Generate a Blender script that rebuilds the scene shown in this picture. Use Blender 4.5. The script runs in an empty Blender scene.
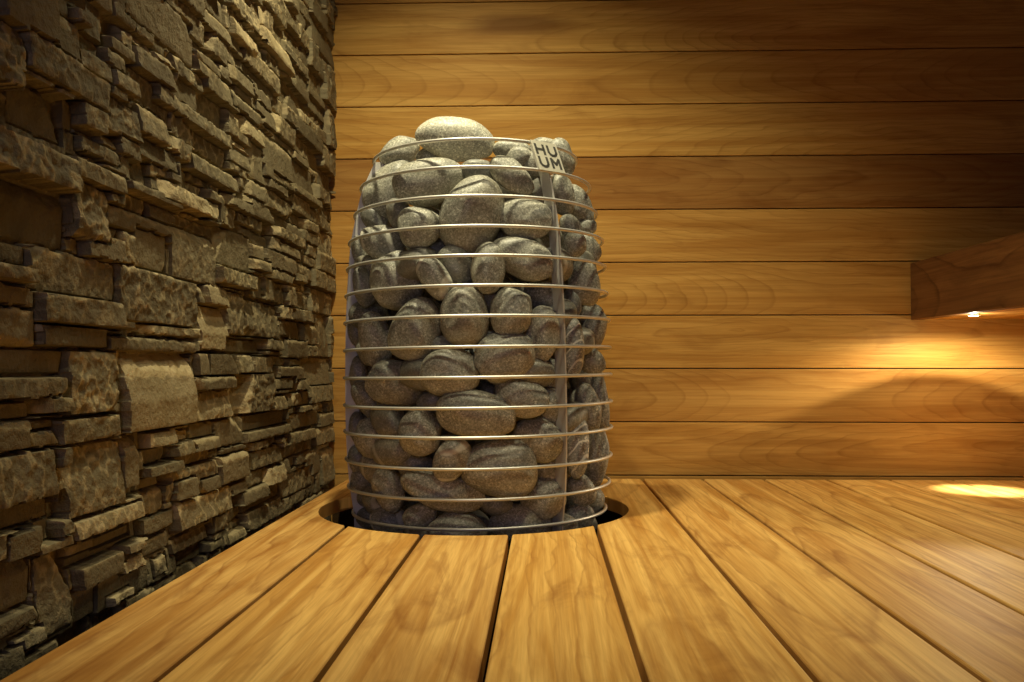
import bpy, bmesh, math, random
import numpy as np
from mathutils import Vector, Matrix, Euler
random.seed(7)
C = bpy.context.scene.collection
PI = math.pi

# ------------------------------------------------------------------ camera
F = 895.0
CAM = Vector((0.0, 0.0, 0.255))
YAW, PITCH = math.atan(32.0/F), math.atan(25.0/F)
cam_d = bpy.data.cameras.new('camera')
cam = bpy.data.objects.new('camera', cam_d); C.objects.link(cam)
cam.location = CAM
cam.rotation_euler = (PI/2 + PITCH, 0, YAW)
cam_d.sensor_width = 36.0
cam_d.lens = 36.0*F/1024.0
cam_d.clip_start = 0.02
bpy.context.scene.camera = cam
ROT = Euler((PI/2 + PITCH, 0, YAW)).to_matrix()

def ray(px, py):
    return (ROT @ Vector(((px-512.0)/F, (341.0-py)/F, -1.0))).normalized()

# ------------------------------------------------------------------ mesh helpers
class MB:
    def __init__(s): s.v = []; s.f = []
    def add(s, vs, fs):
        b = len(s.v); s.v += [tuple(v) for v in vs]; s.f += [tuple(i+b for i in f) for f in fs]
    def box(s, x0, x1, y0, y1, z0, z1, bev=0.0, M=None):
        """box with chamfered edges"""
        if bev <= 0:
            vs = [(x, y, z) for x in (x0, x1) for y in (y0, y1) for z in (z0, z1)]
            fs = [(0,1,3,2),(4,6,7,5),(0,4,5,1),(2,3,7,6),(0,2,6,4),(1,5,7,3)]
            vs = [Vector(v) for v in vs]
        else:
            bm = bmesh_new()
            import bmesh
            r = bmesh.ops.create_cube(bm, size=1.0)
            for v in bm.verts:
                v.co = Vector((x0+(v.co.x+.5)*(x1-x0), y0+(v.co.y+.5)*(y1-y0), z0+(v.co.z+.5)*(z1-z0)))
            bmesh.ops.bevel(bm, geom=list(bm.edges), offset=bev, segments=2, affect='EDGES', profile=0.6)
            bm.verts.index_update()
            vs = [v.co.copy() for v in bm.verts]; fs = [tuple(v.index for v in f.verts) for f in bm.faces]
            bm.free()
        if M is not None: vs = [M @ v for v in vs]
        s.add(vs, fs)
    def tube(s, pts, r, n=10, closed=False):
        pts = [Vector(p) for p in pts]; m = len(pts); vs = []; fs = []
        for i, p in enumerate(pts):
            a = pts[(i-1) % m] if (closed or i > 0) else p
            b = pts[(i+1) % m] if (closed or i < m-1) else p
            t = (b-a).normalized()
            up = Vector((0,0,1)) if abs(t.z) < .9 else Vector((1,0,0))
            u = t.cross(up).normalized(); w = u.cross(t).normalized()
            for k in range(n):
                an = 2*PI*k/n
                vs.append(p + u*math.cos(an)*r + w*math.sin(an)*r)
        for i in range(m if closed else m-1):
            j = (i+1) % m
            for k in range(n):
                l = (k+1) % n
                fs.append((i*n+k, i*n+l, j*n+l, j*n+k))
        if not closed:
            fs.append(tuple(range(n))); fs.append(tuple((m-1)*n+k for k in reversed(range(n))))
        s.add(vs, fs)
    def cyl(s, c, r, z0, z1, n=40, r2=None):
        r2 = r if r2 is None else r2
        vs = [(c[0]+r*math.cos(2*PI*k/n), c[1]+r*math.sin(2*PI*k/n), z0) for k in range(n)]
        vs += [(c[0]+r2*math.cos(2*PI*k/n), c[1]+r2*math.sin(2*PI*k/n), z1) for k in range(n)]
        fs = [(k, (k+1) % n, n+(k+1) % n, n+k) for k in range(n)]
        fs += [tuple(reversed(range(n))), tuple(range(n, 2*n))]
        s.add(vs, fs)
    def build(s, name, mat, parent=None, smooth=False, angle=35):
        me = bpy.data.meshes.new(name); me.from_pydata([tuple(v) for v in s.v], [], s.f); me.update()
        me.materials.append(mat)
        if smooth:
            me.polygons.foreach_set('use_smooth', [True]*len(me.polygons))
            me.set_sharp_from_angle(angle=math.radians(angle))
        o = bpy.data.objects.new(name, me); C.objects.link(o)
        if parent: o.parent = parent
        return o
def bmesh_new():
    import bmesh
    return bmesh.new()
def empty(name, loc=(0,0,0), rot=(0,0,0)):
    o = bpy.data.objects.new(name, None); C.objects.link(o)
    o.location = loc; o.rotation_euler = rot; o.empty_display_size = .05
    return o
def tag(o, label=None, cat=None, group=None, kind=None):
    if label: o['label'] = label
    if cat: o['category'] = cat
    if group: o['group'] = group
    if kind: o['kind'] = kind
    return o

# ------------------------------------------------------------------ materials
class NT:
    def __init__(s, name):
        s.m = bpy.data.materials.new(name); s.m.use_nodes = True
        s.t = s.m.node_tree; s.b = s.t.nodes['Principled BSDF']
    def n(s, typ, **kw):
        nd = s.t.nodes.new(typ)
        for k, v in kw.items(): setattr(nd, k, v)
        return nd
    def put(s, sock, val):
        if isinstance(val, bpy.types.NodeSocket): s.t.links.new(val, sock)
        elif val is not None: sock.default_value = val
    def math(s, op, a, b=None, c=None):
        nd = s.n('ShaderNodeMath', operation=op)
        s.put(nd.inputs[0], a)
        if b is not None: s.put(nd.inputs[1], b)
        if c is not None: s.put(nd.inputs[2], c)
        return nd.outputs[0]
    def vmul(s, v, k):
        nd = s.n('ShaderNodeVectorMath', operation='MULTIPLY'); s.put(nd.inputs[0], v); s.put(nd.inputs[1], k)
        return nd.outputs[0]
    def noise(s, vec, scale, detail=3, rough=.5, dist=0.0):
        nd = s.n('ShaderNodeTexNoise'); s.put(nd.inputs['Vector'], vec)
        nd.inputs['Scale'].default_value = scale; nd.inputs['Detail'].default_value = detail
        nd.inputs['Roughness'].default_value = rough; nd.inputs['Distortion'].default_value = dist
        return nd.outputs['Fac']
    def ramp(s, fac, stops):
        nd = s.n('ShaderNodeValToRGB'); s.put(nd.inputs[0], fac)
        e = nd.color_ramp.elements
        while len(e) < len(stops): e.new(.5)
        for el, (p, c) in zip(e, stops):
            el.position = p; el.color = (c, c, c, 1) if isinstance(c, (int, float)) else (*c, 1)
        return nd.outputs[0]
    def mix(s, fac, a, b, mode='MIX'):
        nd = s.n('ShaderNodeMix', data_type='RGBA', blend_type=mode)
        s.put(nd.inputs[0], fac)
        s.put(nd.inputs[6], a if isinstance(a, bpy.types.NodeSocket) else (*a, 1))
        s.put(nd.inputs[7], b if isinstance(b, bpy.types.NodeSocket) else (*b, 1))
        return nd.outputs[2]
    def bump(s, h, strength, dist):
        nd = s.n('ShaderNodeBump'); s.put(nd.inputs['Height'], h)
        nd.inputs['Strength'].default_value = strength; nd.inputs['Distance'].default_value = dist
        s.t.links.new(nd.outputs[0], s.b.inputs['Normal'])
    def set(s, **kw):
        for k, v in kw.items():
            s.put(s.b.inputs[k.replace('_', ' ')], v)

def wood(name, light, mid, dark, figure=.55, rough=.42, ring=.0085, knot=None, cloudy=.4):
    """board wood; reads the per-board attributes 'grain' (along, across, seed) and 'tone'"""
    m = NT(name)
    at = m.n('ShaderNodeAttribute', attribute_name='grain').outputs['Vector']
    tn = m.n('ShaderNodeAttribute', attribute_name='tone').outputs['Fac']
    sep = m.n('ShaderNodeSeparateXYZ'); m.put(sep.inputs[0], at)
    u, v, w = sep.outputs
    warp = m.noise(m.vmul(at, (2.0, 9.0, 1)), 1.0, 3, .55)
    warp2 = m.noise(m.vmul(at, (9.0, 22.0, 1)), 1.0, 2, .5)
    slow = m.noise(m.vmul(at, (1.1, .6, 1)), 1.0, 1, .5)
    vv = m.math('ADD', v, m.math('ADD', m.math('MULTIPLY', m.math('SUBTRACT', warp, .5), .075),
                                 m.math('MULTIPLY', m.math('SUBTRACT', warp2, .5), .022)))
    d = m.math('ADD', m.math('MULTIPLY', m.math('PINGPONG', u, 1.9), .075), m.math('MULTIPLY', m.math('SUBTRACT', slow, .5), .14))
    r = m.math('SQRT', m.math('ADD', m.math('MULTIPLY', vv, vv), m.math('MULTIPLY', d, d)))
    ph = m.math('FRACT', m.math('DIVIDE', r, ring))
    rings = m.ramp(ph, [(0, 0.0), (.35, .05), (.80, .30), (.93, 1.0), (1.0, 0.0)])
    fib = m.noise(m.vmul(at, (5, 190, 1)), 1.0, 3, .65)
    streak = m.noise(m.vmul(at, (1.3, 26, 1)), 1.0, 4, .6, 1.3)
    cloud = m.noise(m.vmul(at, (4.5, 15, 1)), 1.0, 4, .6, 1.0)
    col = m.mix(m.ramp(streak, [(.36, 0.0), (.62, 1.0)]), light, mid)
    col = m.mix(m.math('MULTIPLY', rings, m.math('MULTIPLY', m.ramp(cloud, [(.3, .25), (.65, 1.0)]), figure)), col, dark)
    col = m.mix(m.math('MULTIPLY', m.ramp(cloud, [(.53, 0.0), (.72, 1.0)]), cloudy), col, dark)
    col = m.mix(m.math('MULTIPLY', m.ramp(fib, [(.42, 0.0), (.68, 1.0)]), .34), col, dark)
    spot = m.noise(m.vmul(at, (13, 30, 1)), 1.0, 1, .5)
    col = m.mix(m.math('MULTIPLY', m.ramp(spot, [(.80, 0.0), (.86, 1.0)]), .6), col, tuple(c*.4 for c in dark))
    if knot:
        tc = m.n('ShaderNodeTexCoord').outputs['Object']
        ds = m.n('ShaderNodeVectorMath', operation='DISTANCE')
        m.put(ds.inputs[0], m.vmul(tc, (1/.17, 0, 1/.030))); ds.inputs[1].default_value = (knot[0]/.17, 0, knot[1]/.030)
        kk = m.math('ADD', ds.outputs['Value'], m.math('MULTIPLY', m.math('SUBTRACT', warp2, .5), .8))
        col = m.mix(m.math('MULTIPLY', m.ramp(kk, [(.35, 1.0), (1.05, 0.0)]), .8), col, tuple(c*.8 for c in dark))
    hs = m.n('ShaderNodeHueSaturation'); m.put(hs.inputs['Color'], col); m.put(hs.inputs['Value'], tn)
    m.put(hs.inputs['Hue'], m.math('ADD', .5, m.math('MULTIPLY', m.math('SUBTRACT', tn, 1.0), .025)))
    m.put(m.b.inputs['Base Color'], hs.outputs[0])
    m.set(Roughness=m.math('ADD', rough, m.math('MULTIPLY', fib, .12)))
    m.b.inputs['Specular IOR Level'].default_value = .08
    m.bump(m.math('ADD', fib, m.math('MULTIPLY', rings, .3)), .10, .001)
    return m.m

M_wall = wood('wall_board_wood', (.60,.335,.085), (.46,.225,.048), (.25,.10,.018), .50, .42, .0085, (-.045, 1.056))
M_bench = wood('bench_board_wood', (.86,.52,.155), (.56,.275,.060), (.30,.115,.022), .62, .5, .026, None, .55)
M_gloom = wood('dark_stained_wood', (.10,.06,.025), (.08,.045,.018), (.04,.02,.01), .4)
M_fascia = wood('fascia_board_wood', (.22,.10,.032), (.16,.068,.022), (.07,.026,.009), .8, .5, .02)

def grey_stone(name, base, dark, light, vein=0.0, rough=.46):
    m = NT(name)
    tc = m.n('ShaderNodeTexCoord').outputs['Object']
    sp = m.noise(tc, 300, 2, .75)
    mid = m.noise(tc, 38, 4, .65)
    big = m.noise(tc, 11, 2, .5)
    at = m.n('ShaderNodeAttribute', attribute_type='OBJECT', attribute_name='tone').outputs['Fac']
    col = m.mix(m.ramp(sp, [(.36, 0.0), (.62, 1.0)]), dark, base)
    col = m.mix(m.math('MULTIPLY', m.ramp(m.noise(tc, 230, 2, .8), [(.56, 0.0), (.66, 1.0)]), .9), col, light)
    col = m.mix(m.math('MULTIPLY', m.ramp(mid, [(.40, 1.0), (.62, 0.0)]), .45), col, dark)
    col = m.mix(m.math('MULTIPLY', m.ramp(big, [(.35, 0.0), (.7, 1.0)]), .35), col, (base[0]*1.25, base[1]*1.1, base[2]*.85))
    if vein:
        wv = m.n('ShaderNodeTexWave', wave_type='BANDS', bands_direction='DIAGONAL'); m.put(wv.inputs['Vector'], tc)
        wv.inputs['Scale'].default_value = vein; wv.inputs['Distortion'].default_value = 3.5
        wv.inputs['Detail'].default_value = 2; wv.inputs['Detail Scale'].default_value = .8
        col = m.mix(m.math('MULTIPLY', m.ramp(wv.outputs['Fac'], [(.93, 0.0), (.99, 1.0)]), .65), col, light)
    hs = m.n('ShaderNodeHueSaturation'); m.put(hs.inputs['Color'], col); m.put(hs.inputs['Value'], at)
    m.put(m.b.inputs['Base Color'], hs.outputs[0])
    m.set(Roughness=m.math('ADD', rough-.1, m.math('MULTIPLY', mid, .25)))
    m.b.inputs['Specular IOR Level'].default_value = .55
    m.bump(m.math('ADD', m.math('MULTIPLY', sp, .5), mid), .35, .0012)
    return m.m
GS = [grey_stone('speckled_grey_stone', (.36,.35,.29), (.115,.112,.09), (.66,.64,.53)),
      grey_stone('veined_grey_stone', (.34,.33,.275), (.125,.122,.10), (.66,.63,.52), vein=9.0),
      grey_stone('smooth_dark_stone', (.25,.245,.21), (.12,.117,.10), (.45,.43,.36), rough=.42),
      grey_stone('striped_grey_stone', (.30,.295,.26), (.12,.117,.10), (.75,.72,.62), vein=22.0)]

def metal():
    m = NT('brushed_stainless_steel')
    tc = m.n('ShaderNodeTexCoord').outputs['Object']
    n = m.noise(m.vmul(tc, (60, 60, 900)), 1.0, 2, .6)
    m.set(Base_Color=(.80,.78,.72,1), Metallic=.7, Roughness=m.math('ADD', .36, m.math('MULTIPLY', n, .14)))
    return m.m
M_steel = metal()
def dull(name, c, rough=.6, metallic=0.0):
    m = NT(name)
    tc = m.n('ShaderNodeTexCoord').outputs['Object']
    n = m.noise(tc, 60, 3, .6)
    m.put(m.b.inputs['Base Color'], m.mix(n, tuple(x*.8 for x in c), tuple(min(1, x*1.15) for x in c)))
    m.set(Roughness=rough, Metallic=metallic)
    return m.m
M_fin = dull('satin_steel_sheet', (.60,.57,.52), .5, .3)
M_plate = dull('satin_steel_plate', (.66,.62,.50), .5, .3)
M_ink = dull('letter_recess_dark', (.05,.045,.035), .8)
M_dark = dull('blackened_steel', (.06,.058,.055), .5, .6)
M_floor = dull('dark_floor_tile', (.10,.095,.085), .5)

def ledge():
    m = NT('split_ledge_stone')
    tc = m.n('ShaderNodeTexCoord').outputs['Object']
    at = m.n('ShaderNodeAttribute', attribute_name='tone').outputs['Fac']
    a = m.noise(tc, 26, 4, .6); b = m.noise(tc, 170, 3, .7); c = m.noise(tc, 7, 2, .5)
    col = m.mix(m.ramp(a, [(.3, 0.0), (.7, 1.0)]), (.165,.128,.062), (.235,.19,.105))
    col = m.mix(m.math('MULTIPLY', m.ramp(c, [(.4, 0.0), (.7, 1.0)]), .4), col, (.17,.12,.06))
    col = m.mix(m.math('MULTIPLY', m.ramp(b, [(.58, 0.0), (.72, 1.0)]), .35), col, (.05,.042,.03))
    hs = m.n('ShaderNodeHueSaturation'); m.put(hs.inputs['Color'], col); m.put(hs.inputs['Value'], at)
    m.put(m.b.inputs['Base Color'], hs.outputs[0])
    m.set(Roughness=.82)
    m.b.inputs['Specular IOR Level'].default_value = .3
    m.bump(m.math('ADD', m.math('MULTIPLY', m.noise(tc, 75, 4, .7), 1.2), m.math('MULTIPLY', b, .8)), .65, .0040)
    return m.m
M_ledge = ledge()

# ------------------------------------------------------------------ boards
def set_attr(me, name, typ, arr):
    a = me.attributes.new(name, typ, 'POINT')
    a.data.foreach_set('vector' if typ == 'FLOAT_VECTOR' else 'value', np.asarray(arr, dtype=np.float32).ravel())

class Boards:
    """several boards in one mesh, each with its own grain coordinates and tone"""
    def __init__(s): s.mb = MB(); s.g = []; s.t = []
    def done(s, along, across, n0, off, tone, seed):
        for p in s.mb.v[n0:]:
            s.g.append((p[along]+off[0], p[across]-off[1], seed)); s.t.append(tone)
    def box(s, x0, x1, y0, y1, z0, z1, along, across, tone, pith=None, bev=.0015):
        n0 = len(s.mb.v); s.mb.box(x0, x1, y0, y1, z0, z1, bev)
        lo = (x0, y0, z0)[across]; hi = (x1, y1, z1)[across]
        pc = lo + (hi-lo)*(random.uniform(-.3, 1.3) if pith is None else pith)
        s.done(along, across, n0, (random.uniform(-40, 40), pc), tone, random.uniform(0, 90))
    def build(s, name, mat, parent=None):
        o = s.mb.build(name, mat, parent)
        bm = bmesh_new(); bm.from_mesh(o.data); bmesh.ops.recalc_face_normals(bm, faces=list(bm.faces)); bm.to_mesh(o.data); bm.free()
        set_attr(o.data, 'grain', 'FLOAT_VECTOR', s.g); set_attr(o.data, 'tone', 'FLOAT', s.t)
        return o

# ------------------------------------------------------------------ room
WY = 2.075            # wooden wall plane
XR, YF, ZC, ZF = 1.45, -1.15, 1.52, -.30
B = Boards()
tones = {-3:.9,-2:.95,-1:.95,0:.98,1:.90,2:1.02,3:1.0,4:.98,5:.70,6:1.06,7:1.04,8:1.08,9:1.0,10:.95,11:1.0,12:.96,13:.98}
for k in range(-3, 13):
    z0 = .0035 + .1229*k
    B.box(-.56, XR, WY, WY+.02, z0+.0012, min(z0+.1229-.0012, ZC), 0, 2, tones[k],
          pith={1:.4, 2:.7, 3:.35, 5:.6, 6:-.1, 7:.45, 0:.5}.get(k))
B.build('wall_back', M_wall)['kind'] = 'structure'
b = MB(); b.box(-.56, XR, WY+.018, WY+.03, ZF, ZC); b.build('trim_1', M_dark)['kind'] = 'structure'

B = Boards()
for k in range(-3, 13):
    z0 = .0035 + .1229*k
    B.box(XR, XR+.02, YF, WY+.02, z0+.001, min(z0+.1229-.001, ZC), 1, 2, random.uniform(.9, 1.05))
B.build('wall_right', M_wall)['kind'] = 'structure'
B = Boards()
for k in range(-3, 13):
    z0 = .0035 + .1229*k
    B.box(-.56, XR+.02, YF-.02, YF, z0+.001, min(z0+.1229-.001, ZC), 0, 2, random.uniform(.9, 1.05))
B.build('wall_front', M_gloom)['kind'] = 'structure'
B = Boards()
x = -.56
while x < XR:
    B.box(x+.001, min(x+.1229, XR+.02)-.001, YF-.02, WY+.02, ZC, ZC+.02, 1, 0, random.uniform(.9, 1.05)); x += .1229
B.build('ceiling', M_gloom)['kind'] = 'structure'
b = MB(); b.box(-.56, XR+.02, YF-.02, WY+.03, ZF-.02, ZF); b.build('floor', M_floor)['kind'] = 'structure'

# ------------------------------------------------------------------ ledge stone wall (height field)
rng = np.random.default_rng(5)
_g = rng.normal(size=(256, 2)); _g /= np.linalg.norm(_g, axis=1)[:, None]
_p = rng.permutation(256); _p = np.concatenate([_p, _p])
def perlin(x, y, seed=0):
    x = x + seed*17.31; y = y + seed*9.77
    xi = np.floor(x).astype(int); yi = np.floor(y).astype(int); xf = x-xi; yf = y-yi
    u = xf*xf*xf*(xf*(xf*6-15)+10); v = yf*yf*yf*(yf*(yf*6-15)+10)
    def gr(ix, iy, dx, dy):
        g = _g[_p[_p[ix & 255] + (iy & 255)]]
        return g[..., 0]*dx + g[..., 1]*dy
    a = gr(xi, yi, xf, yf); bb = gr(xi+1, yi, xf-1, yf); c = gr(xi, yi+1, xf, yf-1); d = gr(xi+1, yi+1, xf-1, yf-1)
    return (a*(1-u)+bb*u)*(1-v) + (c*(1-u)+d*u)*v
def fbm(x, y, o=4, seed=0):
    t = 0; a = 1.0
    for i in range(o):
        t = t + a*perlin(x, y, seed+i*3); x = x*2.03; y = y*2.03; a *= .5
    return t
XW = -.487           # mean face plane of the ledge stone
def wall_pt(px, py):
    r = ray(px, py); t = XW/r.x
    p = CAM + r*t
    return p.y, p.z
# x left, y top at left, y bottom at left, x right, protrusion 0..1, upward face tilt, roughness
BL = [
 (27,27,67,110,.75,.05,.6),(83,45,66,113,.6,.1,.5),(113,67,85,136,.85,.15,.5),(113,33,48,137,.6,.1,.4),(137,43,68,174,.8,.16,.4),
 (157,82,100,232,.75,.2,.8),(138,101,131,168,.7,.25,.5),(76,5,20,90,.8,.1,.4),(-25,0,68,26,.7,.2,1.6),(20,72,122,73,.15,-.05,.3),
 (73,96,128,83,.15,0,.3),(-8,121,164,79,.8,.12,1.2),(-8,166,231.5,77,.1,-.05,.2),(76,155,176,125,.75,.1,.6),(83,134,150,121,.6,.1,.5),
 (120,134,153,141,.7,.15,.4),(141,133,156,178,.55,.25,.4),(126,178,189,177,.95,.2,.6),(79,178,236,112,.55,.15,1.8),(112,202,224,176,.5,0,.3),
 (140,226,266,172,.35,0,.2),(-8,236,258,35,.2,0,.2),(-8,259,277,41,.8,.1,.7),(-8,279,302,40,.45,0,.2),(-8,303,346,42,.4,0,.3),
 (38,243,290,121,.3,0,.5),(42,291,322,130,.85,.06,.6),(122,262,320,200,.55,.02,1.1),(44,323,346,110,.6,0,.2),(112,335,350,201,.6,.05,.5),
 (-8,347,375,73,.15,-.05,.2),(-8,378,402,67,.7,.15,.5),(37,398,416,97,.8,.1,.5),(-8,404,422,37,.3,0,.2),(73,349,416,119,.6,.05,1.4),
 (125,352,434,193,.85,.30,.25),(-8,424,456,36,.55,0,.3),(36,421,431,64,.3,0,.2),(62,420,446,122,.65,.05,.6),(33,433,450,62,.5,0,.4),
 (-8,458,512,57,.65,.15,1.0),(70,448,521,126,.5,.22,.8),(126,438,490,141,.6,.05,.3),(71,523,542,141,.85,.28,.7),(147,432,449,173,.85,.3,.3),
 (146,450,466,176,.3,0,.2),(146,467,479,180,.95,.2,.5),(142,480,492,172,.25,0,.2),(144,493,518,166,.45,.05,.5),(144,520,538,174,.6,.05,.2),
 (-8,514,536,57,.2,0,.2),(8,536,566,42,.7,.05,.2),(38,546,557,71,.75,.15,.3),(100,538,549,138,.2,0,.2),(124,546,556,146,.95,.25,.6),
 (74,545,558,99,.4,0,.2),(140,543,561,170,.5,0,.2),(-8,570,622,38,.3,-.05,.4),(42,558,640,73,.45,.15,.6),(78,569,592,122,.85,.1,.2),
 (121,562,576,142,.8,.3,1.0),(76,594,626,99,.4,0,.3),(108,597,607,130,.9,.3,1.2),(155,560,578,169,.6,.2,.7),(-8,625,643,38,.7,.05,.2),
 (14,640,656,43,.75,.15,.6),(-8,660,690,20,.8,.1,.4),(128,-40,12,196,.55,-.05,.2),(197,46,58,222,.65,.1,.4),(222,62,76,233,.6,.1,.4),
 (230,62,78,252,.8,.15,.3),(230,88,104,264,.75,.1,.4),(173,52,70,205,.6,.15,1.4),(232,16,34,257,.8,.3,.6),(230,-22,4,264,.6,.25,1.5),
 (265,24,46,297,.8,.35,.4),(238,110,130,263,.75,.3,.3),(263,128,175,292,.7,.1,.2),(230,143,160,250,.6,.25,.5),(190,150,169,237,.75,.25,.5),
 (223,189,202,251,.8,.25,.4),(160,176,197,218,.8,.3,.9),(247,176,194,266,.7,.15,.4),(266,186,206,294,.6,.25,.9),(272,170,178,295,.7,.2,.8),
 (294,181,191,320,.8,.25,.5),(292,155,180,320,.3,0,.2),(218,265,282,255,.9,.15,1.0),(253,257,269,269,.9,.25,.6),(269,267,278,296,.8,.2,.5),
 (296,272,281,306,.8,.2,.5),(280,241,252,300,.7,.2,.5),(176,223,277,218,.45,.02,.5),(220,223,263,254,.3,0,.2),(207,284,304,228,.75,.3,.3),
 (200,304,350,232,.6,.35,.3),(228,290,334,246,.6,.15,1.0),(246,298,336,281,.5,.25,1.0),(225,337,352,266,.15,0,.2),(266,338,350,283,.8,.2,.8),
 (287,339,358,309,.6,.05,.2),(197,352,376,207,.8,.1,.3),(209,353,376,241,.75,.02,.1),(241,355,373,254,.6,.25,.6),(254,356,375,274,.65,.05,.6),
 (195,377,392,243,.85,.05,.3),(194,392,423,243,.6,.32,.7),(243,374,415,274,.7,.05,1.2),(274,378,390,295,.7,.15,.5),(296,380,391,308,.8,.2,.4),
 (272,397,411,287,.8,.25,.9),(309,386,404,336,.7,.2,.6),(301,406,414,317,.8,.2,.5),(289,415,432,320,.4,0,.4),(320,414,430,336,.7,.1,.3),
 (246,416,433,288,.25,0,.2),(245,433,444,290,.75,.15,.4),(216,421,450,246,.45,.02,.2),(193,424,440,216,.4,0,.2),(175,430,442,193,.5,.3,.4),
 (193,440,453,216,.9,.2,.4),(175,443,458,192,.85,.2,.5),(289,434,446,315,.75,.15,.5),(315,429,447,336,.7,.15,.5),(218,458,486,253,.9,.06,.2),
 (253,452,471,282,.55,.2,.6),(174,483,503,195,.85,.12,.3),(200,480,495,218,.8,.15,.3),(175,504,533,230,.8,.22,.9),(230,485,497,246,.75,.25,.3),
 (240,493,507,266,.9,.25,.3),(265,470,487,283,.85,.3,1.0),(282,478,500,312,.45,.15,.8),(321,452,486,336,.7,.1,.5),(174,540,556,209,.5,.25,.6),
 (207,544,553,221,.8,.25,.4),(225,537,546,246,.85,.3,.5),
]
def spaced(segs):
    out = []
    for a, b_, d in segs:
        n = max(1, int(round((b_-a)/d))); out += list(np.linspace(a, b_, n, endpoint=False))
    out.append(segs[-1][1]); return np.array(out)
ys = spaced([(YF, .70, .012), (.70, 1.05, .0017), (1.05, 1.5, .0026), (1.5, WY, .0045)])
zs = spaced([(ZF, -.07, .012), (-.07, 1.12, .0021), (1.12, ZC, .012)])
Yg, Zg = np.meshgrid(ys, zs, indexing='ij')
wy = Yg + .0016*perlin(Yg*45, Zg*45, 1) + .0012*perlin(Yg*110, Zg*110, 4)
wz = Zg + .0016*perlin(Yg*38, Zg*60, 2) + .0010*perlin(Yg*120, Zg*120, 5)
H = np.full(Yg.shape, -.012); TN = np.full(Yg.shape, .9)
rough_n = fbm(Yg*55, Zg*55, 4, 3); big_n = fbm(Yg*16, Zg*16, 3, 8)
fine_n = fbm(Yg*150, Zg*150, 2, 31)
ridge = 1-np.abs(fbm(Yg*30, Zg*30, 3, 14))*2.2
R2 = random.Random(21)
def put_block(y0, y1, z0, z1, p, tz, rg, tone=None, clear=True):
    a = np.searchsorted(ys, y0-.004); b_ = np.searchsorted(ys, y1+.004)
    c = np.searchsorted(zs, z0-.004); d = np.searchsorted(zs, z1+.004)
    if b_-a < 1 or d-c < 1: return
    sl = (slice(a, b_), slice(c, d))
    Y, Z = wy[sl], wz[sl]
    e = np.minimum(np.minimum(Y-y0, y1-Y), np.minimum(Z-z0, z1-Z))
    yc, zc = (y0+y1)/2, (z0+z1)/2; hy, hz = (y1-y0)/2, (z1-z0)/2
    base = -.010 + .026*p
    tz_ = min(abs(tz), .012/max(hz, .004))*(1 if tz >= 0 else -1)
    h = base - tz_*(Z-zc) + R2.uniform(-.035, .035)*min(1, .05/hy)*(Y-yc)
    chip = np.zeros(Y.shape)
    for k in range(R2.choice([1, 2, 2, 3])):            # chipped corners and edges
        an = R2.choice([PI/2, PI/2, R2.uniform(0, 2*PI), R2.uniform(.2, PI-.2)])
        ny, nz = math.cos(an), math.sin(an)
        reach = abs(ny)*hy + abs(nz)*hz
        off = reach*R2.uniform(.35, .95)
        dd = ny*(Y-yc) + nz*(Z-zc) - off + .006*perlin(Y*60, Z*60, k+R2.randint(1, 40))
        h = np.minimum(h, base + .001 - R2.uniform(.35, .9)*np.maximum(dd, -.004))
        chip = np.maximum(chip, np.clip(dd/.003+.3, 0, 1))
    am = .0016*rg
    h = h + am*rough_n[sl]*1.3 + .0016*min(rg, 1.2)*(ridge[sl]-.5) + .0012*big_n[sl] + .0003*rough_n[sl]
    h = h + .0009*min(rg+.25, 1)*fine_n[sl] - .0022*np.exp(-np.maximum(e, 0)/.0014)
    m = e > .0007
    Hs = H[sl]; Ts = TN[sl]
    h = np.maximum(h, -.016)
    Hs[m] = h[m]
    if clear:
        ring = (e > -.0014) & (e <= .0007); Hs[ring] = np.minimum(Hs[ring], -.013)
    tn_ = np.full(Y.shape, R2.uniform(.62, .95)*(1.75 if tz >= .28 else 1.0))  # faces tilted up made paler: highlight put into the tone
    tn_ = tn_*(1 + .85*chip*(tz > -.01)) * (1 + 1.1*np.clip((ridge[sl]-.72)*5, 0, 1)*min(rg, 1.2)*(rg > .45))  # paler chipped stone and ridges, with highlight contrast painted in
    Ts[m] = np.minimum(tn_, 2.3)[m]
# courses of random blocks everywhere
zb = [-.30, -.21, -.115, -.018, .079, .176, .274, .370, .464, .560, .655, .752, .85, .947, 1.043, 1.14, 1.236, 1.33, 1.43, 1.52]
for z0, z1 in zip(zb[:-1], zb[1:]):
    y = YF - R2.uniform(0, .1)
    while y < WY:
        L = R2.uniform(.11, .26); ye = min(y+L, WY)
        n = R2.choice([1, 2, 2, 3, 3, 4])
        cuts = sorted([z0] + [z0+(z1-z0)*(k+R2.uniform(-.22, .22))/n for k in range(1, n)] + [z1])
        for c0, c1 in zip(cuts[:-1], cuts[1:]):
            m = R2.choice([1, 1, 2, 2, 3]); yy = [y]+[y+(ye-y)*(k+R2.uniform(-.2, .2))/m for k in range(1, m)]+[ye]
            for a, b_ in zip(yy[:-1], yy[1:]):
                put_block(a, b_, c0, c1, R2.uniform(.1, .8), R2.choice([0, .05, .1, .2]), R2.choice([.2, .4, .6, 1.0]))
        y = ye
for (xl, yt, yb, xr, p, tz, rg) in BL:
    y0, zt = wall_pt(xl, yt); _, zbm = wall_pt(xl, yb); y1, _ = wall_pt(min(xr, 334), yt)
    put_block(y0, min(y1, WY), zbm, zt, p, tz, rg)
nx_, nz_ = Yg.shape
co = np.stack([XW - .006 + H, Yg, Zg], -1).reshape(-1, 3)
idx = np.arange(nx_*nz_).reshape(nx_, nz_)
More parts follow.
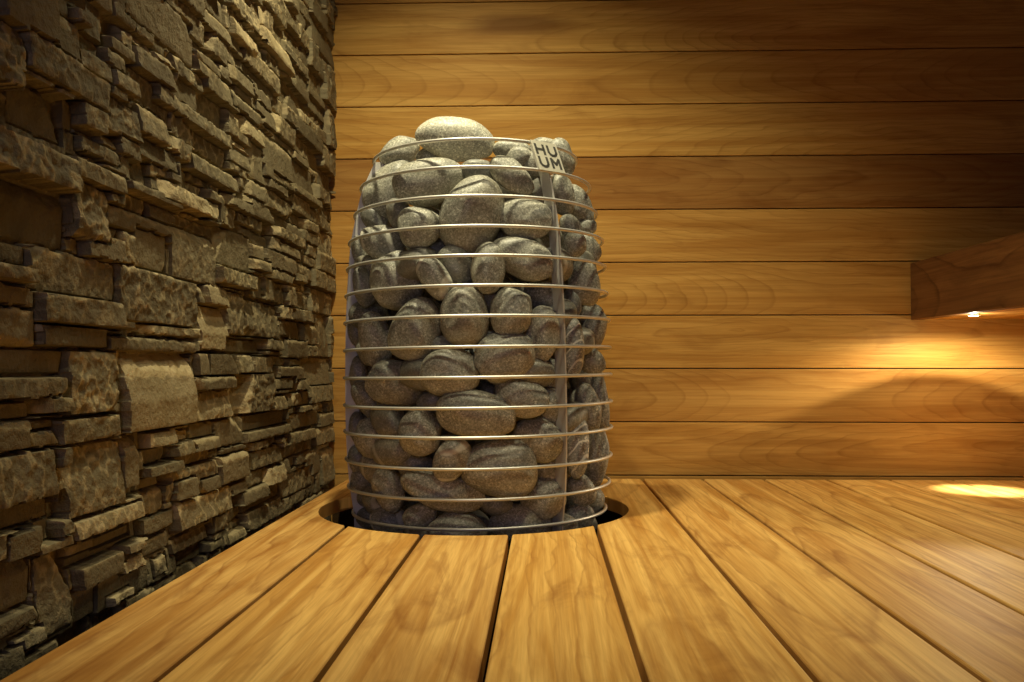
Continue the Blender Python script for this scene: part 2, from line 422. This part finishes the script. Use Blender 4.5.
q = np.stack([idx[:-1, :-1], idx[1:, :-1], idx[1:, 1:], idx[:-1, 1:]], -1).reshape(-1, 4)
me = bpy.data.meshes.new('wall_left')
me.vertices.add(len(co)); me.vertices.foreach_set('co', co.astype(np.float32).ravel())
me.loops.add(q.size); me.loops.foreach_set('vertex_index', q.astype(np.int32).ravel())
me.polygons.add(len(q)); me.polygons.foreach_set('loop_start', np.arange(0, q.size, 4, dtype=np.int32))
me.update(calc_edges=True)
me.polygons.foreach_set('use_smooth', np.ones(len(q), dtype=bool))
me.set_sharp_from_angle(angle=math.radians(38))
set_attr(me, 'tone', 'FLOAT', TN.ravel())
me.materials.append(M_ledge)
wl = bpy.data.objects.new('wall_left', me); C.objects.link(wl); wl['kind'] = 'structure'

# ------------------------------------------------------------------ stove geometry constants
SX, SY = -.1165, 1.631          # cage axis on the bench level
HX, HY, HR = -.126, 1.629, .277
TILT = math.radians(-.8)       # the cage leans a touch to the left

# ------------------------------------------------------------------ lower bench with the round cut-out
bench = tag(empty('sauna_bench', (0, 1.0, ZF)), 'wide lower wooden bench of long boards with a round cut-out for the stove', 'bench')
edges = [-.443, -.316, -.1855, -.0515, .0825, .2215, .3575, .494, .634, .774, .912, 1.05, 1.19, 1.32, 1.44]
btone = [.86, .98, .93, 1.08, 1.02, .97, .95, 1.0, 1.04, 1.0, 1.02, 1.0, 1.0, 1.0]
bpith = [.9, .25, .45, 1.2, .3, .6, .35, .7, .2, .5, .5, .5, .5, .5]
Y0, Y1 = -.35, 2.042
TH = .024
B = Boards()
for i, (a, b_) in enumerate(zip(edges[:-1], edges[1:])):
    g = .0030
    x0, x1 = a+(g if i else 0), b_-g
    c = .0022
    mid_ = sorted(set([float(q_) for q_ in np.linspace(x0+c, x1-c, 14)[1:-1]] +
                      [HX+HR*math.cos(t_) for t_ in np.linspace(0, PI, 121) if x0+c+.0003 < HX+HR*math.cos(t_) < x1-c-.0003]))
    xs = [x0, x0+c*.35, x0+c] + mid_ + [x1-c, x1-c*.35, x1]
    zt = [-c, -c*.35, 0] + [0]*len(mid_) + [0, -c*.35, -c]
    n0 = len(B.mb.v)
    for half in (0, 1):
        v = []; f = []
        n = len(xs)
        ss = [math.sqrt(max(0, HR*HR-(x-HX)**2)) for x in xs]
        for j, x in enumerate(xs):
            inner = HY + (ss[j] if half else -ss[j]); outer = Y1 if half else Y0
            cc = .002 if ss[j] > 0 else 0
            sg = 1 if half else -1
            # ring of points across the section at this x
            v += [(x, outer, -TH), (x, outer, zt[j]-.002), (x, outer-sg*.002, zt[j]), (x, inner+sg*cc, zt[j]), (x, inner, zt[j]-cc), (x, inner, -TH)]
        for j in range(n-1):
            for k in range(6):
                l = (k+1) % 6
                q4 = (j*6+k, j*6+l, (j+1)*6+l, (j+1)*6+k)
                f.append(q4 if half == 0 else tuple(reversed(q4)))
        f.append(tuple(range(5, -1, -1)) if half == 0 else tuple(range(6)))
        f.append(tuple((n-1)*6+k for k in (range(6) if half == 0 else range(5, -1, -1))))
        B.mb.add(v, f)
    B.done(1, 0, n0, (random.uniform(-40, 40), a + (b_-a)*bpith[i]), btone[i], random.uniform(0, 90))
top = B.build('slatted_top', M_bench, bench)
top.matrix_parent_inverse = Matrix.Translation((0, -1.0, -ZF))
for yb in (-.3, .55, 1.31, 2.0):
    B = Boards(); B.box(-.47 if yb == 2.0 else -.43, XR-.02, yb-.02, yb+.02, -TH-(.17 if yb > 1 else .045), -TH, 0, 2, .9)
    o = B.build('support_beam', M_gloom, bench); o.matrix_parent_inverse = Matrix.Translation((0, -1.0, -ZF))
for xp in (-.38, .55, 1.38):
    for yb in (-.3, .55, 2.0):
        B = Boards(); B.box(xp-.022, xp+.022, yb-.022, yb+.022, ZF, -TH-.045, 2, 0, .9)
        o = B.build('post', M_gloom, bench); o.matrix_parent_inverse = Matrix.Translation((0, -1.0, -ZF))

# ------------------------------------------------------------------ upper bench
ub = tag(empty('sauna_bench', (1.14, 1.0, .362)), 'upper wooden bench at the right with a deep dark brown front board', 'bench')
inv = Matrix.Translation((-1.14, -1.0, -.362))
UY0, UY1 = -.2, WY-.001
B = Boards(); B.box(.838, .8645, UY0, UY1, .3605, .490, 1, 2, 1.0, pith=.35, bev=.0012)
o = B.build('front_board', M_fascia, ub); o.matrix_parent_inverse = inv
B = Boards()
xs_ = np.linspace(.865, XR-.004, 6)
for a, b_ in zip(xs_[:-1], xs_[1:]):
    B.box(a+.002, b_-.002, UY0, UY1, .468, .492, 1, 0, random.uniform(.92, 1.05))
o = B.build('seat_board', M_bench, ub); o.matrix_parent_inverse = inv
B = Boards()
for a, b_ in zip(xs_[:-1], xs_[1:]):
    B.box(a+.0005, b_-.0005, UY0, UY1, .362, .374, 1, 0, random.uniform(.9, 1.0))
o = B.build('underside_board', M_bench, ub); o.matrix_parent_inverse = inv

# small downlight let into the underside
LX, LY, LZ = .879, 1.862, .3575
dl = tag(empty('downlight', (LX, LY, .362)), 'tiny glowing round downlight under the upper bench', 'light')
m = MB(); m.cyl((0, 0), .011, -.0035, 0, 28, .011)
m.build('housing', M_steel, dl, True)
g = NT('glowing_lens'); g.set(Base_Color=(1, .95, .8, 1)); g.b.inputs['Emission Color'].default_value = (1, .86, .58, 1); g.b.inputs['Emission Strength'].default_value = 12
m = MB(); m.cyl((0, 0), .0085, -.0048, -.0034, 28)
m.build('lens', g.m, dl)

# ------------------------------------------------------------------ stove
stove = tag(empty('sauna_stove', (SX, SY, ZF), (0, TILT, 0)), 'round steel ring cage stove filled with grey stones, standing in the bench cut-out', 'sauna stove')
stove.location = Vector((SX, SY, 0)) + Euler((0, TILT, 0)).to_matrix() @ Vector((0, 0, ZF))
ZO = -ZF   # stove local z of bench level
RINGS = [(.6255,.1847),(.5745,.2080),(.5255,.2196),(.4760,.2295),(.4290,.2335),(.3815,.2365),(.3335,.2388),(.2850,.2400),(.2370,.2406),
         (.1890,.2408),(.1430,.2405),(.0940,.2385),(.0460,.2350),(-.0010,.2275),(-.049,.2270),(-.097,.2265),(-.145,.2265),(-.193,.2265)]
def cage_r(z):
    zz = [a for a, _ in RINGS][::-1]; rr = [b for _, b in RINGS][::-1]
    return float(np.interp(z, zz, rr))
for z, r in RINGS:
    m = MB(); m.tube([(r*math.cos(2*PI*k/96), r*math.sin(2*PI*k/96), ZO+z) for k in range(96)], .0028, 10, True)
    m.build('ring', M_steel, stove, True, 60)
FIN = [math.radians(-90+40.5), math.radians(-90+40.5-120), math.radians(-90+40.5+120)]
for fa in FIN:
    m = MB(); v = []; f = []
    zz = list(np.linspace(-.22, .6255, 40)); th = .0016
    d = Vector((math.cos(fa), math.sin(fa), 0)); t = Vector((-d.y, d.x, 0))
    for z in zz:
        r1 = cage_r(z)-.0018; r0 = r1-.024
        for (r, s_) in ((r0, -1), (r0, 1), (r1, 1), (r1, -1)):
            v.append(d*r + t*th*s_ + Vector((0, 0, ZO+z)))
    for i in range(len(zz)-1):
        for k in range(4):
            l = (k+1) % 4; f.append((i*4+k, i*4+l, (i+1)*4+l, (i+1)*4+k))
    f += [(3, 2, 1, 0), tuple(len(v)-4+k for k in range(4))]
    m.add(v, f); m.build('upright_fin', M_fin, stove)
# base pan and feet
m = MB(); m.cyl((0, 0), .226, ZO-.235, ZO-.22, 64); m.build('base_pan', M_dark, stove, True)
for k in range(3):
    an = 2*PI*k/3+.5
    m = MB(); m.cyl((.18*math.cos(an), .18*math.sin(an)), .015, 0, ZO-.235, 20, .012); m.build('foot', M_dark, stove, True)
# heating elements: bent rods in the middle of the stones
for k in range(3):
    an = 2*PI*k/3
    m = MB(); pts = []
    for s_ in np.linspace(0, 1, 24):
        pts.append((.03*math.cos(an)+(.022*math.cos(PI*s_))*math.cos(an+PI/2), .03*math.sin(an)+(.022*math.cos(PI*s_))*math.sin(an+PI/2), ZO-.21+.5*math.sin(PI*s_)**.4))
    m.tube(pts, .004, 8); m.build('heating_element', M_dark, stove, True)
# name plate: steel sheet over the top two rings, with the maker's letters
pa = FIN[0] + math.radians(.5)
d = Vector((math.cos(pa), math.sin(pa), 0)); t = Vector((-d.y, d.x, 0))
pt_ = d*(.1847+.004) + Vector((0, 0, ZO+.6275)); pb_ = d*(.2080+.004) + Vector((0, 0, ZO+.5735))
upv = (pt_-pb_); PH = upv.length; upv.normalize(); nv = t.cross(upv).normalized()
if nv.dot(d) < 0: nv = -nv
PW = .056
MP = Matrix(((t.x, upv.x, nv.x, (pt_.x+pb_.x)/2), (t.y, upv.y, nv.y, (pt_.y+pb_.y)/2), (t.z, upv.z, nv.z, (pt_.z+pb_.z)/2), (0, 0, 0, 1)))
m = MB(); m.box(-PW/2, PW/2, -PH/2, PH/2, -.0012, .0012, .0004, MP); plate = m.build('name_plate', M_plate, stove)
def stroke(m, pts, w=.0048):
    """flat letter stroke in plate coordinates"""
    for (x0, y0), (x1, y1) in zip(pts[:-1], pts[1:]):
        L = math.hypot(x1-x0, y1-y0); ux, uy = (x1-x0)/L, (y1-y0)/L
        R_ = Matrix(((ux, -uy, 0, (x0+x1)/2), (uy, ux, 0, (y0+y1)/2), (0, 0, 1, 0), (0, 0, 0, 1)))
        m.box(-L/2-w*.3, L/2+w*.3, -w/2, w/2, .0008, .0016, 0, MP @ R_)
def letter(ch, cx, cy, w=.0165, h=.018):
    m = MB(); l, r, b_, t_ = cx-w/2, cx+w/2, cy-h/2, cy+h/2
    if ch == 'H': stroke(m, [(l, b_), (l, t_)]); stroke(m, [(r, b_), (r, t_)]); stroke(m, [(l, cy), (r, cy)])
    if ch == 'U': stroke(m, [(l, t_), (l, b_+h*.32), (l+w*.15, b_+h*.1), (cx-w*.12, b_), (cx+w*.12, b_), (r-w*.15, b_+h*.1), (r, b_+h*.32), (r, t_)])
    if ch == 'M': stroke(m, [(l, b_), (l, t_), (cx, b_+h*.4), (r, t_), (r, b_)])
    return m.build('letter', M_ink, plate)
letter('H', -.0135, .0125); letter('U', .0130, .0125); letter('U', -.0135, -.0125); letter('M', .0130, -.0125)

# ------------------------------------------------------------------ stones
import bmesh
TR = Matrix.Translation((SX, SY, 0)) @ Euler((0, TILT, 0)).to_matrix().to_4x4()
TRi = TR.inverted()
def stone_mesh(ax, ay, az, seed, taper=0.0, n=4, lump=1.0, pw=2.3):
    rs = random.Random(seed)
    bm = bmesh.new(); bmesh.ops.create_icosphere(bm, subdivisions=n, radius=1.0)
    ph = [Vector((rs.uniform(-1, 1), rs.uniform(-1, 1), rs.uniform(-1, 1))).normalized() for _ in range(7)]
    am = [rs.uniform(-.07, .07)*lump for _ in range(4)]
    cuts = [(ph[4+k], rs.uniform(.84, .95)) for k in range(3)]
    of = [rs.uniform(0, 6) for _ in range(4)]
    from mathutils import noise
    o = Vector((seed*3.1, seed*1.7, seed*.9))
    for v in bm.verts:
        p = v.co.normalized()
        k = (abs(p.x)**pw + abs(p.y)**pw + abs(p.z)**pw)**(-1/pw)
        s = 1.0
        for j in range(4): s += am[j]*math.sin(2.1*p.dot(ph[j])*1.5 + of[j])
        s += .05*lump*noise.noise(p*1.6+o)
        q = p*k*s
        for c, dd in cuts:
            e = q.dot(c)-dd
            if e > 0: q = q - c*e*.75
        q *= 1 + .006*noise.noise(p*7+o)
        v.co = Vector((q.x*ax*(1-taper*q.y), q.y*ay, q.z*az*(1-taper*.6*q.y)))
    # rescale so that the outline keeps the wanted extents
    for i, A in enumerate((ax, ay, az)):
        lo = min(v.co[i] for v in bm.verts); hi = max(v.co[i] for v in bm.verts)
        for v in bm.verts: v.co[i] = (v.co[i]-(lo+hi)/2)*2*A/(hi-lo)
    me = bpy.data.meshes.new('sauna_stone'); bm.to_mesh(me); bm.free()
    me.polygons.foreach_set('use_smooth', [True]*len(me.polygons))
    return me

# picture centre x, y, half length, half width, long-axis angle (clockwise from level), set-back, material, tone, taper, extra look
ST = [
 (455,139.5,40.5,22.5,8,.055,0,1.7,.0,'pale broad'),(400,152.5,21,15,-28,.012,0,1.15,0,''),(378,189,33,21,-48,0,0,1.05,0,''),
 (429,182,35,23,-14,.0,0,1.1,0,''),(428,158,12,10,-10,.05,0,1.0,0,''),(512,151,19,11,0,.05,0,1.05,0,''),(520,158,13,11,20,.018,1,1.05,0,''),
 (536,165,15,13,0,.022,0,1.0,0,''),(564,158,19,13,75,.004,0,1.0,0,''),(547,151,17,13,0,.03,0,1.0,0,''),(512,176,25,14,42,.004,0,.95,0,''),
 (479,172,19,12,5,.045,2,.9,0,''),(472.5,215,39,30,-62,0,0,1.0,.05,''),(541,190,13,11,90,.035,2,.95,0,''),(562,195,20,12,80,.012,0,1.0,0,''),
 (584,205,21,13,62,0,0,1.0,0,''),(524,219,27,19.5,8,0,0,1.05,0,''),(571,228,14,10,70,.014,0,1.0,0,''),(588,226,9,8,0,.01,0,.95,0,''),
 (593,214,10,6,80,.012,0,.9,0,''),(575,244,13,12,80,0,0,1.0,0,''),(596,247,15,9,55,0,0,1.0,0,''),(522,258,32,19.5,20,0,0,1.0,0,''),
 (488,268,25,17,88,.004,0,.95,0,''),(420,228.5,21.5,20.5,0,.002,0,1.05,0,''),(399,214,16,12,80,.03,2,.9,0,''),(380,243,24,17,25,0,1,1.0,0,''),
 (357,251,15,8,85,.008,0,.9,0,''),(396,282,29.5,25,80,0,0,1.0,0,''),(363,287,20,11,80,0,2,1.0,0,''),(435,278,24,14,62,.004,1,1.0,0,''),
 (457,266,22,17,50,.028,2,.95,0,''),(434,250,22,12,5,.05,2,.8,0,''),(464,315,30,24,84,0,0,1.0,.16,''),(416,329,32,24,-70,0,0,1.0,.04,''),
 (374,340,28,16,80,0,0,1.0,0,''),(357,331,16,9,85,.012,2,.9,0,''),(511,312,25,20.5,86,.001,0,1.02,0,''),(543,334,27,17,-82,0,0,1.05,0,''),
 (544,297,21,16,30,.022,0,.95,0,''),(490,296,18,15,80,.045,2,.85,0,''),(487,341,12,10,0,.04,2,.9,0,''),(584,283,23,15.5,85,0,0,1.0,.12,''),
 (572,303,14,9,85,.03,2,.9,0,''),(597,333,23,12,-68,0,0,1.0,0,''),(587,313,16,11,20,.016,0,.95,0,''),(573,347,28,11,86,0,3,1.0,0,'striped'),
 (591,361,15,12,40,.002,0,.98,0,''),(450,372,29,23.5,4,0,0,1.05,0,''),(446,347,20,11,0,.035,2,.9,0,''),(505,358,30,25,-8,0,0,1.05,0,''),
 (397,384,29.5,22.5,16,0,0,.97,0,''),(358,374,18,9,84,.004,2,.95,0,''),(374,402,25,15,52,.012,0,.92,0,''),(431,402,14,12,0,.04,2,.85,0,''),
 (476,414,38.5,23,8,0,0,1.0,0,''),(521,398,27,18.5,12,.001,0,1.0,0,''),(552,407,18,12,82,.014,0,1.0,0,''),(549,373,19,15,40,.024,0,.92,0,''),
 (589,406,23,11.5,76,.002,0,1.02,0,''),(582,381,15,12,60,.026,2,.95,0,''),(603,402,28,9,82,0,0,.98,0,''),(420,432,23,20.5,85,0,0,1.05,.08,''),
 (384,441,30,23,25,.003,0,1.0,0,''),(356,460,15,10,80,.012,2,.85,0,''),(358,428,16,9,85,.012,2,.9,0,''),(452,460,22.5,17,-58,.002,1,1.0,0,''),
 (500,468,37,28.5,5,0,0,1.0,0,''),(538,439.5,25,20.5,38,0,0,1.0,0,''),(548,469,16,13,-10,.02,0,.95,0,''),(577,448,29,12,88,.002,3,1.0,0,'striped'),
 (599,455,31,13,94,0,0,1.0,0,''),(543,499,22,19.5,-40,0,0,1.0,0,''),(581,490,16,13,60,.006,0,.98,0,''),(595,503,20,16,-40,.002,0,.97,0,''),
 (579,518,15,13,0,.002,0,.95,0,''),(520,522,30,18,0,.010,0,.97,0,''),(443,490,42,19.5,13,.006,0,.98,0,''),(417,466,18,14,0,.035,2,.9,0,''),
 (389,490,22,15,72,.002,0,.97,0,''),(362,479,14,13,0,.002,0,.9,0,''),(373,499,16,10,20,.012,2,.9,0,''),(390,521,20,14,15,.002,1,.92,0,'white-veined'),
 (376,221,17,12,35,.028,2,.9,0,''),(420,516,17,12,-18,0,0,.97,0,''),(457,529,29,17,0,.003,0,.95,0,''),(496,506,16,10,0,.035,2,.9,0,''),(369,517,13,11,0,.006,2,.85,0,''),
]
ORD = ['topmost','second','third','fourth','fifth','sixth','seventh','eighth','ninth','tenth','eleventh','twelfth','thirteenth','fourteenth','fifteenth']
placed = []; meta = []
CZ = np.array([z for z, _ in RINGS][::-1]); CR = np.array([q for _, q in RINGS][::-1])
GR = 1.05
for i, (cx, cy, a, b_, ang, back, mi, tone, tp, look) in enumerate(ST):
    if i: a *= GR; b_ *= GR
    r = ray(cx, cy); o3 = CAM
    dist = 1.42; c_ = .72*b_ + .10*a
    for it in range(14):
        sc = dist/F                                   # metres per pixel at that distance (along y)
        A, Bb, Cc = a*sc, b_*sc, c_*sc
        P = o3 + r*(dist/r.y)
        L = TRi @ P
        phi = math.atan2(L.x, -L.y)
        th = math.radians(ang)
        ah = math.sqrt((A*math.cos(th))**2 + (Bb*math.sin(th))**2)
        e = math.sqrt((ah*math.sin(phi))**2 + (Cc*math.cos(phi))**2)
        if cy < 165: rho = max(.02, .150 - back)      # the crown lies inside the top ring
        else: rho = cage_r(L.z) - .003 - e - back
        if cy < 165: rho = min(rho, cage_r(L.z)-.003-e*.9-back)
        if i == 0: rho = .085
        rho = max(rho, .03)
        # where the view ray meets the circle of that radius round the axis
        ax0 = TR @ Vector((0, 0, L.z))
        dx, dy = r.x, r.y; ox, oy = o3.x-ax0.x, o3.y-ax0.y
        aa = dx*dx+dy*dy; bb = 2*(ox*dx+oy*dy); cc = ox*ox+oy*oy-rho*rho
        disc = bb*bb-4*aa*cc
        tt = (-bb-math.sqrt(disc))/(2*aa) if disc > 0 else -bb/(2*aa)
        nd = (o3 + r*tt).y
        dist = .5*dist + .5*nd
    sc = dist/F/ r.y * r.length * .985 if False else dist/F
    P = o3 + r*(dist/r.y)
    me = stone_mesh(a*sc, b_*sc, c_*sc, i+1, tp, 4, 1.0, 2.25)
    me.materials.append(GS[mi])
    o = bpy.data.objects.new('sauna_stone', me); C.objects.link(o)
    # x axis = long axis in the view plane, z axis towards the viewer
    f = -r; rt = Vector((0, 0, 1)).cross(f).normalized(); up = f.cross(rt).normalized()
    th = math.radians(ang)
    X = rt*math.cos(th) - up*math.sin(th); Yv = rt*math.sin(th) + up*math.cos(th)
    if tp:   # tapering stones are narrow at the top: run their taper along the long axis
        X, Yv = Yv, -X
        if Yv.z < 0: X, Yv = -X, -Yv
        me2 = stone_mesh(b_*sc, a*sc, c_*sc, i+1, tp, 4, 1.0, 2.25); me2.materials.append(GS[mi]); o.data = me2
    Mx = Matrix(((X.x, Yv.x, f.x, P.x), (X.y, Yv.y, f.y, P.y), (X.z, Yv.z, f.z, P.z), (0, 0, 0, 1)))
    # keep every stone inside the rings: ease it towards the axis (and back along the view) until it fits
    vn = np.empty(len(o.data.vertices)*3, dtype=np.float32); o.data.vertices.foreach_get('co', vn); vn = vn.reshape(-1, 3)
    MT = TRi @ Mx; Rm = np.array(MT.to_3x3()); tr = np.array(MT.translation)
    vd = (TRi.to_3x3() @ r); vd = np.array(vd)
    off = np.zeros(3)
    for it in range(12):
        w_ = vn @ Rm.T + tr + off
        rr_ = np.hypot(w_[:, 0], w_[:, 1]); cr = np.interp(w_[:, 2], CZ, CR)
        ex = rr_ - cr + .0032
        if cy < 165: ex = np.where(w_[:, 2] > .632, -1, ex)
        k_ = int(ex.argmax()); mx_ = float(ex[k_])
        if mx_ <= .0002: break
        nrm = np.array([w_[k_, 0], w_[k_, 1], 0])/rr_[k_]
        dv = vd / max(.35, -float(vd @ nrm)) if float(vd @ nrm) < -.5 else -nrm
        off = off + dv*mx_*.8
    offw = TR.to_3x3() @ Vector(off)
    grow = (P + offw - CAM).length/(P - CAM).length
    P = P + offw
    Mx = Matrix.Translation(P) @ Mx.to_3x3().to_4x4() @ Matrix.Scale(grow, 4)
    o.matrix_world = Mx
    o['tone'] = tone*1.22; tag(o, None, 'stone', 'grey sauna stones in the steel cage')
    placed.append((P, max(a, b_)*sc)); meta.append((o, cx, cy, a, b_, ang, back, look, TRi @ P, Mx))
# labels: size, shape, then which ring it sits behind and its place along it
rows = {}
RZ = [z for z, _ in RINGS]
RY = [138.4,166.6,195.9,226.1,255.2,284.8,316.8,347.9,379.2,409.6,439,470.3,501,531]
for t_ in meta:
    k = min(range(14), key=lambda j: abs(RZ[j]-t_[8].z))
    rows.setdefault(k, []).append(t_)
for k, lst in rows.items():
    lst.sort(key=lambda t_: t_[1])
    for j, (o, cx, cy, a, b_, ang, back, look, L, _M) in enumerate(lst):
        size = 'large' if a > 27 else ('small' if a < 16 else 'mid-sized')
        el = a/b_
        shape = 'round' if el < 1.18 else ('oval' if el < 1.5 else 'elongated')
        an = abs(((ang+90) % 180)-90)
        pose = '' if el < 1.18 else (' lying flat' if an < 22 else (' standing upright' if an > 65 else ' leaning'))
        lk = (look+' ') if look else ''
        pos = 'leftmost' if j == 0 else ('rightmost' if j == len(lst)-1 else ORD[j]+' from left')
        deep = 'shaded ' if back >= .03 else ''
        if look == 'pale broad':
            o['label'] = 'large pale oval stone crowning the top of the pile'
        else:
            o['label'] = f"{size} {deep}{lk}{shape} grey stone{pose}, {pos} behind {ORD[k]} cage ring"
# stones filling the far side and the middle of the cage
fill = []
protos = []
R3 = random.Random(3)
z = -.19; row = 0
for row in range(19):
    z = -.195 + row*.0445
    for shell, (rad, cnt) in enumerate(((.195, 14), (.115, 8), (.045, 2))):
        for k in range(cnt):
            an = 2*PI*(k+.5*(row % 2))/cnt + R3.uniform(-.12, .12)
            rr = min(rad, cage_r(z)-.045) if shell == 0 else rad
            p = TR @ Vector((rr*math.sin(an), -rr*math.cos(an), z + R3.uniform(-.008, .008)))
            if z > .50 and shell == 0 and math.cos(an) > -.2: continue
            if z > (.50 if shell == 0 else .57): continue
            rad_s = .036
            hit = any((p-q).length < s*.62 + rad_s*.42 for q, s in placed)
            if hit: continue
            # the front below the bench and the deep front core are never seen
            if z < -.06: continue
            
            
            fill.append((p, an)); placed.append((p, .030))
for i in range(6):
    me = stone_mesh(.040*(.9+.04*i), .031*(.9+.05*(5-i)), .027, 300+i, 0, 3, 1.0, 2.2); me.materials.append(GS[[0, 2, 0, 1, 2, 0][i]]); protos.append(me)
from mathutils.bvhtree import BVHTree
mats = [(p, Euler((R3.uniform(-.5, .5), R3.uniform(-.5, .5), an + R3.uniform(-.4, .4)))) for p, an in fill]
V = []; P_ = []
def add_tree(me, M):
    n0 = len(V); V.extend([M @ v.co for v in me.vertices]); P_.extend([tuple(i+n0 for i in q.vertices) for q in me.polygons])
for t_ in meta: add_tree(t_[0].data, t_[9])
nV, nP = len(V), len(P_)
fm = []
for i, (p, e) in enumerate(mats):
    M = Matrix.Translation(p) @ e.to_matrix().to_4x4(); fm.append(M); add_tree(protos[i % 6], M)
eyes = [CAM, Vector((.45, .1, .3)), Vector((-.3, .1, .3)), Vector((0, .1, .7)), Vector((.8, .6, .5))]
tree = BVHTree.FromPolygons(V, P_)
# stones nobody could see from in front of the stove are left out
kept = []
for i, M in enumerate(fm):
    seen = 0
    for v in list(protos[i % 6].vertices)[::3]:
        w_ = M @ v.co
        for e in eyes:
            d_ = w_ - e; hit = tree.ray_cast(e, d_.normalized())
            if hit[0] is not None and hit[3] > d_.length - .0015: seen += 1; break
    if seen >= 5: kept.append((mats[i], M, i % 6))
V = V[:nV]; P_ = P_[:nP]
mats = []
for (m_, M, k) in kept: mats.append((m_[0], m_[1], k)); add_tree(protos[k], M)
# close the chinks one could look through with further stones near the axis
for rnd in range(7):
    tree = BVHTree.FromPolygons(V, P_); added = []
    for e in eyes[:3]:
        for zi in np.arange(-.01, .585, .004):
            R_ = cage_r(zi)-.026
            ax0 = TR @ Vector((0, 0, zi)); dv = ax0 - e; sd = Vector((dv.y, -dv.x, 0)).normalized()
            for li in np.arange(-R_, R_+.001, .005):
                q = ax0 + sd*li + Vector((dv.x, dv.y, 0)).normalized()*.02
                hit = tree.ray_cast(e, (q-e).normalized(), 2.2)
                if hit[0] is None or hit[3] > (q-e).length + cage_r(zi):
                    if zi > .5 and abs(li) > .12: continue
                    if zi > .56: continue
                    lq = TRi @ q; h_ = math.hypot(lq.x, lq.y); mxr = cage_r(lq.z)-.042
                    if h_ > mxr: q = TR @ Vector((lq.x*mxr/h_, lq.y*mxr/h_, lq.z))
                    if all((q-p2).length > .045 for p2 in added): added.append(q)
    for q in added:
        eu = Euler((R3.uniform(-.3, .3), R3.uniform(-.3, .3), R3.uniform(0, 6)))
        k = len(mats) % 6; mats.append((q, eu, k)); add_tree(protos[k], Matrix.Translation(q) @ eu.to_matrix().to_4x4())
    if not added: break
src = None
for (p, e, k) in mats:
    if src is None:
        src = bpy.data.objects.new('sauna_stone', protos[k]); C.objects.link(src); o = src
        tag(o, 'grey sauna stone deep inside the pile, mostly hidden in the dark gaps', 'stone', 'hidden inner sauna stones')
    else:
        o = src.copy(); o.data = protos[k]; C.objects.link(o)
    o.location = p; o.rotation_euler = e
    o['tone'] = R3.uniform(.85, 1.0)

# ------------------------------------------------------------------ lights
def spot(name, loc, target, power, col, size, blend, radius):
    l = bpy.data.lights.new(name, 'SPOT'); l.energy = power; l.color = col; l.spot_size = math.radians(size); l.spot_blend = blend; l.shadow_soft_size = radius
    o = bpy.data.objects.new(name, l); C.objects.link(o); o.location = loc
    o.rotation_euler = (Vector(target)-Vector(loc)).to_track_quat('-Z', 'Y').to_euler(); return o
def area(name, loc, target, power, col, sx, sy):
    l = bpy.data.lights.new(name, 'AREA'); l.shape = 'RECTANGLE'; l.size = sx; l.size_y = sy; l.energy = power; l.color = col
    o = bpy.data.objects.new(name, l); C.objects.link(o); o.location = loc
    o.rotation_euler = (Vector(target)-Vector(loc)).to_track_quat('-Z', 'Y').to_euler(); return o
WARM = (1.0, .915, .60)
spot('ceiling_spot_stove', (-.22, 1.30, 1.44), (-.18, 1.62, .4), 56, WARM, 112, 1.0, .028)
spot('ceiling_spot_aisle', (.36, 1.22, 1.49), (.20, 1.55, 0), 20, WARM, 92, 1.0, .05)
spot('ceiling_spot_bench', (.0, .80, 1.49), (-.04, 1.10, 0), 22, WARM, 58, 1.0, .07)
spot('underbench_beam', (LX, LY, .352), (LX+.020, LY+.012, 0), 38, (1, .93, .76), 36, 1.0, .006)
# the little lens throws a wide halo outside a dim cone about its axis
l = bpy.data.lights.new('underbench_halo', 'POINT'); l.energy = 8; l.color = (1, .88, .6); l.shadow_soft_size = .004
l.use_nodes = True; nt = l.node_tree; em = nt.nodes['Emission']
tc = nt.nodes.new('ShaderNodeTexCoord'); sep = nt.nodes.new('ShaderNodeSeparateXYZ'); nt.links.new(tc.outputs['Normal'], sep.inputs[0])
rp = nt.nodes.new('ShaderNodeMapRange'); rp.interpolation_type = 'SMOOTHSTEP'
nt.links.new(sep.outputs['Z'], rp.inputs['Value'])
rp.inputs['From Min'].default_value = -.52; rp.inputs['From Max'].default_value = -.44
rp.inputs['To Min'].default_value = .16; rp.inputs['To Max'].default_value = 1.0
rq = nt.nodes.new('ShaderNodeMapRange'); rq.interpolation_type = 'SMOOTHSTEP'
nt.links.new(sep.outputs['Z'], rq.inputs['Value'])
rq.inputs['From Min'].default_value = -.38; rq.inputs['From Max'].default_value = -.06
rq.inputs['To Min'].default_value = 1.0; rq.inputs['To Max'].default_value = .06
ml = nt.nodes.new('ShaderNodeMath'); ml.operation = 'MULTIPLY'
nt.links.new(rp.outputs['Result'], ml.inputs[0]); nt.links.new(rq.outputs['Result'], ml.inputs[1])
nt.links.new(ml.outputs[0], em.inputs['Strength'])
o = bpy.data.objects.new('underbench_halo', l); C.objects.link(o); o.location = (LX, LY, .3515)
area('lilac_fill', (-.1, -1.0, .7), (-.3, 1.6, .2), 3.0, (.72, .66, 1.0), .5, .9)  # unseen lilac fill added behind the camera for the front-facing sides

w = bpy.data.worlds.new('dark_world'); bpy.context.scene.world = w; w.use_nodes = True
w.node_tree.nodes['Background'].inputs[0].default_value = (.9, .7, .4, 1)
w.node_tree.nodes['Background'].inputs[1].default_value = .0

sc = bpy.context.scene
sc.view_settings.view_transform = 'Standard'; sc.view_settings.look = 'None'
sc.view_settings.gamma = 1.0; sc.view_settings.use_curve_mapping = False
sc.view_settings.exposure = 0.0
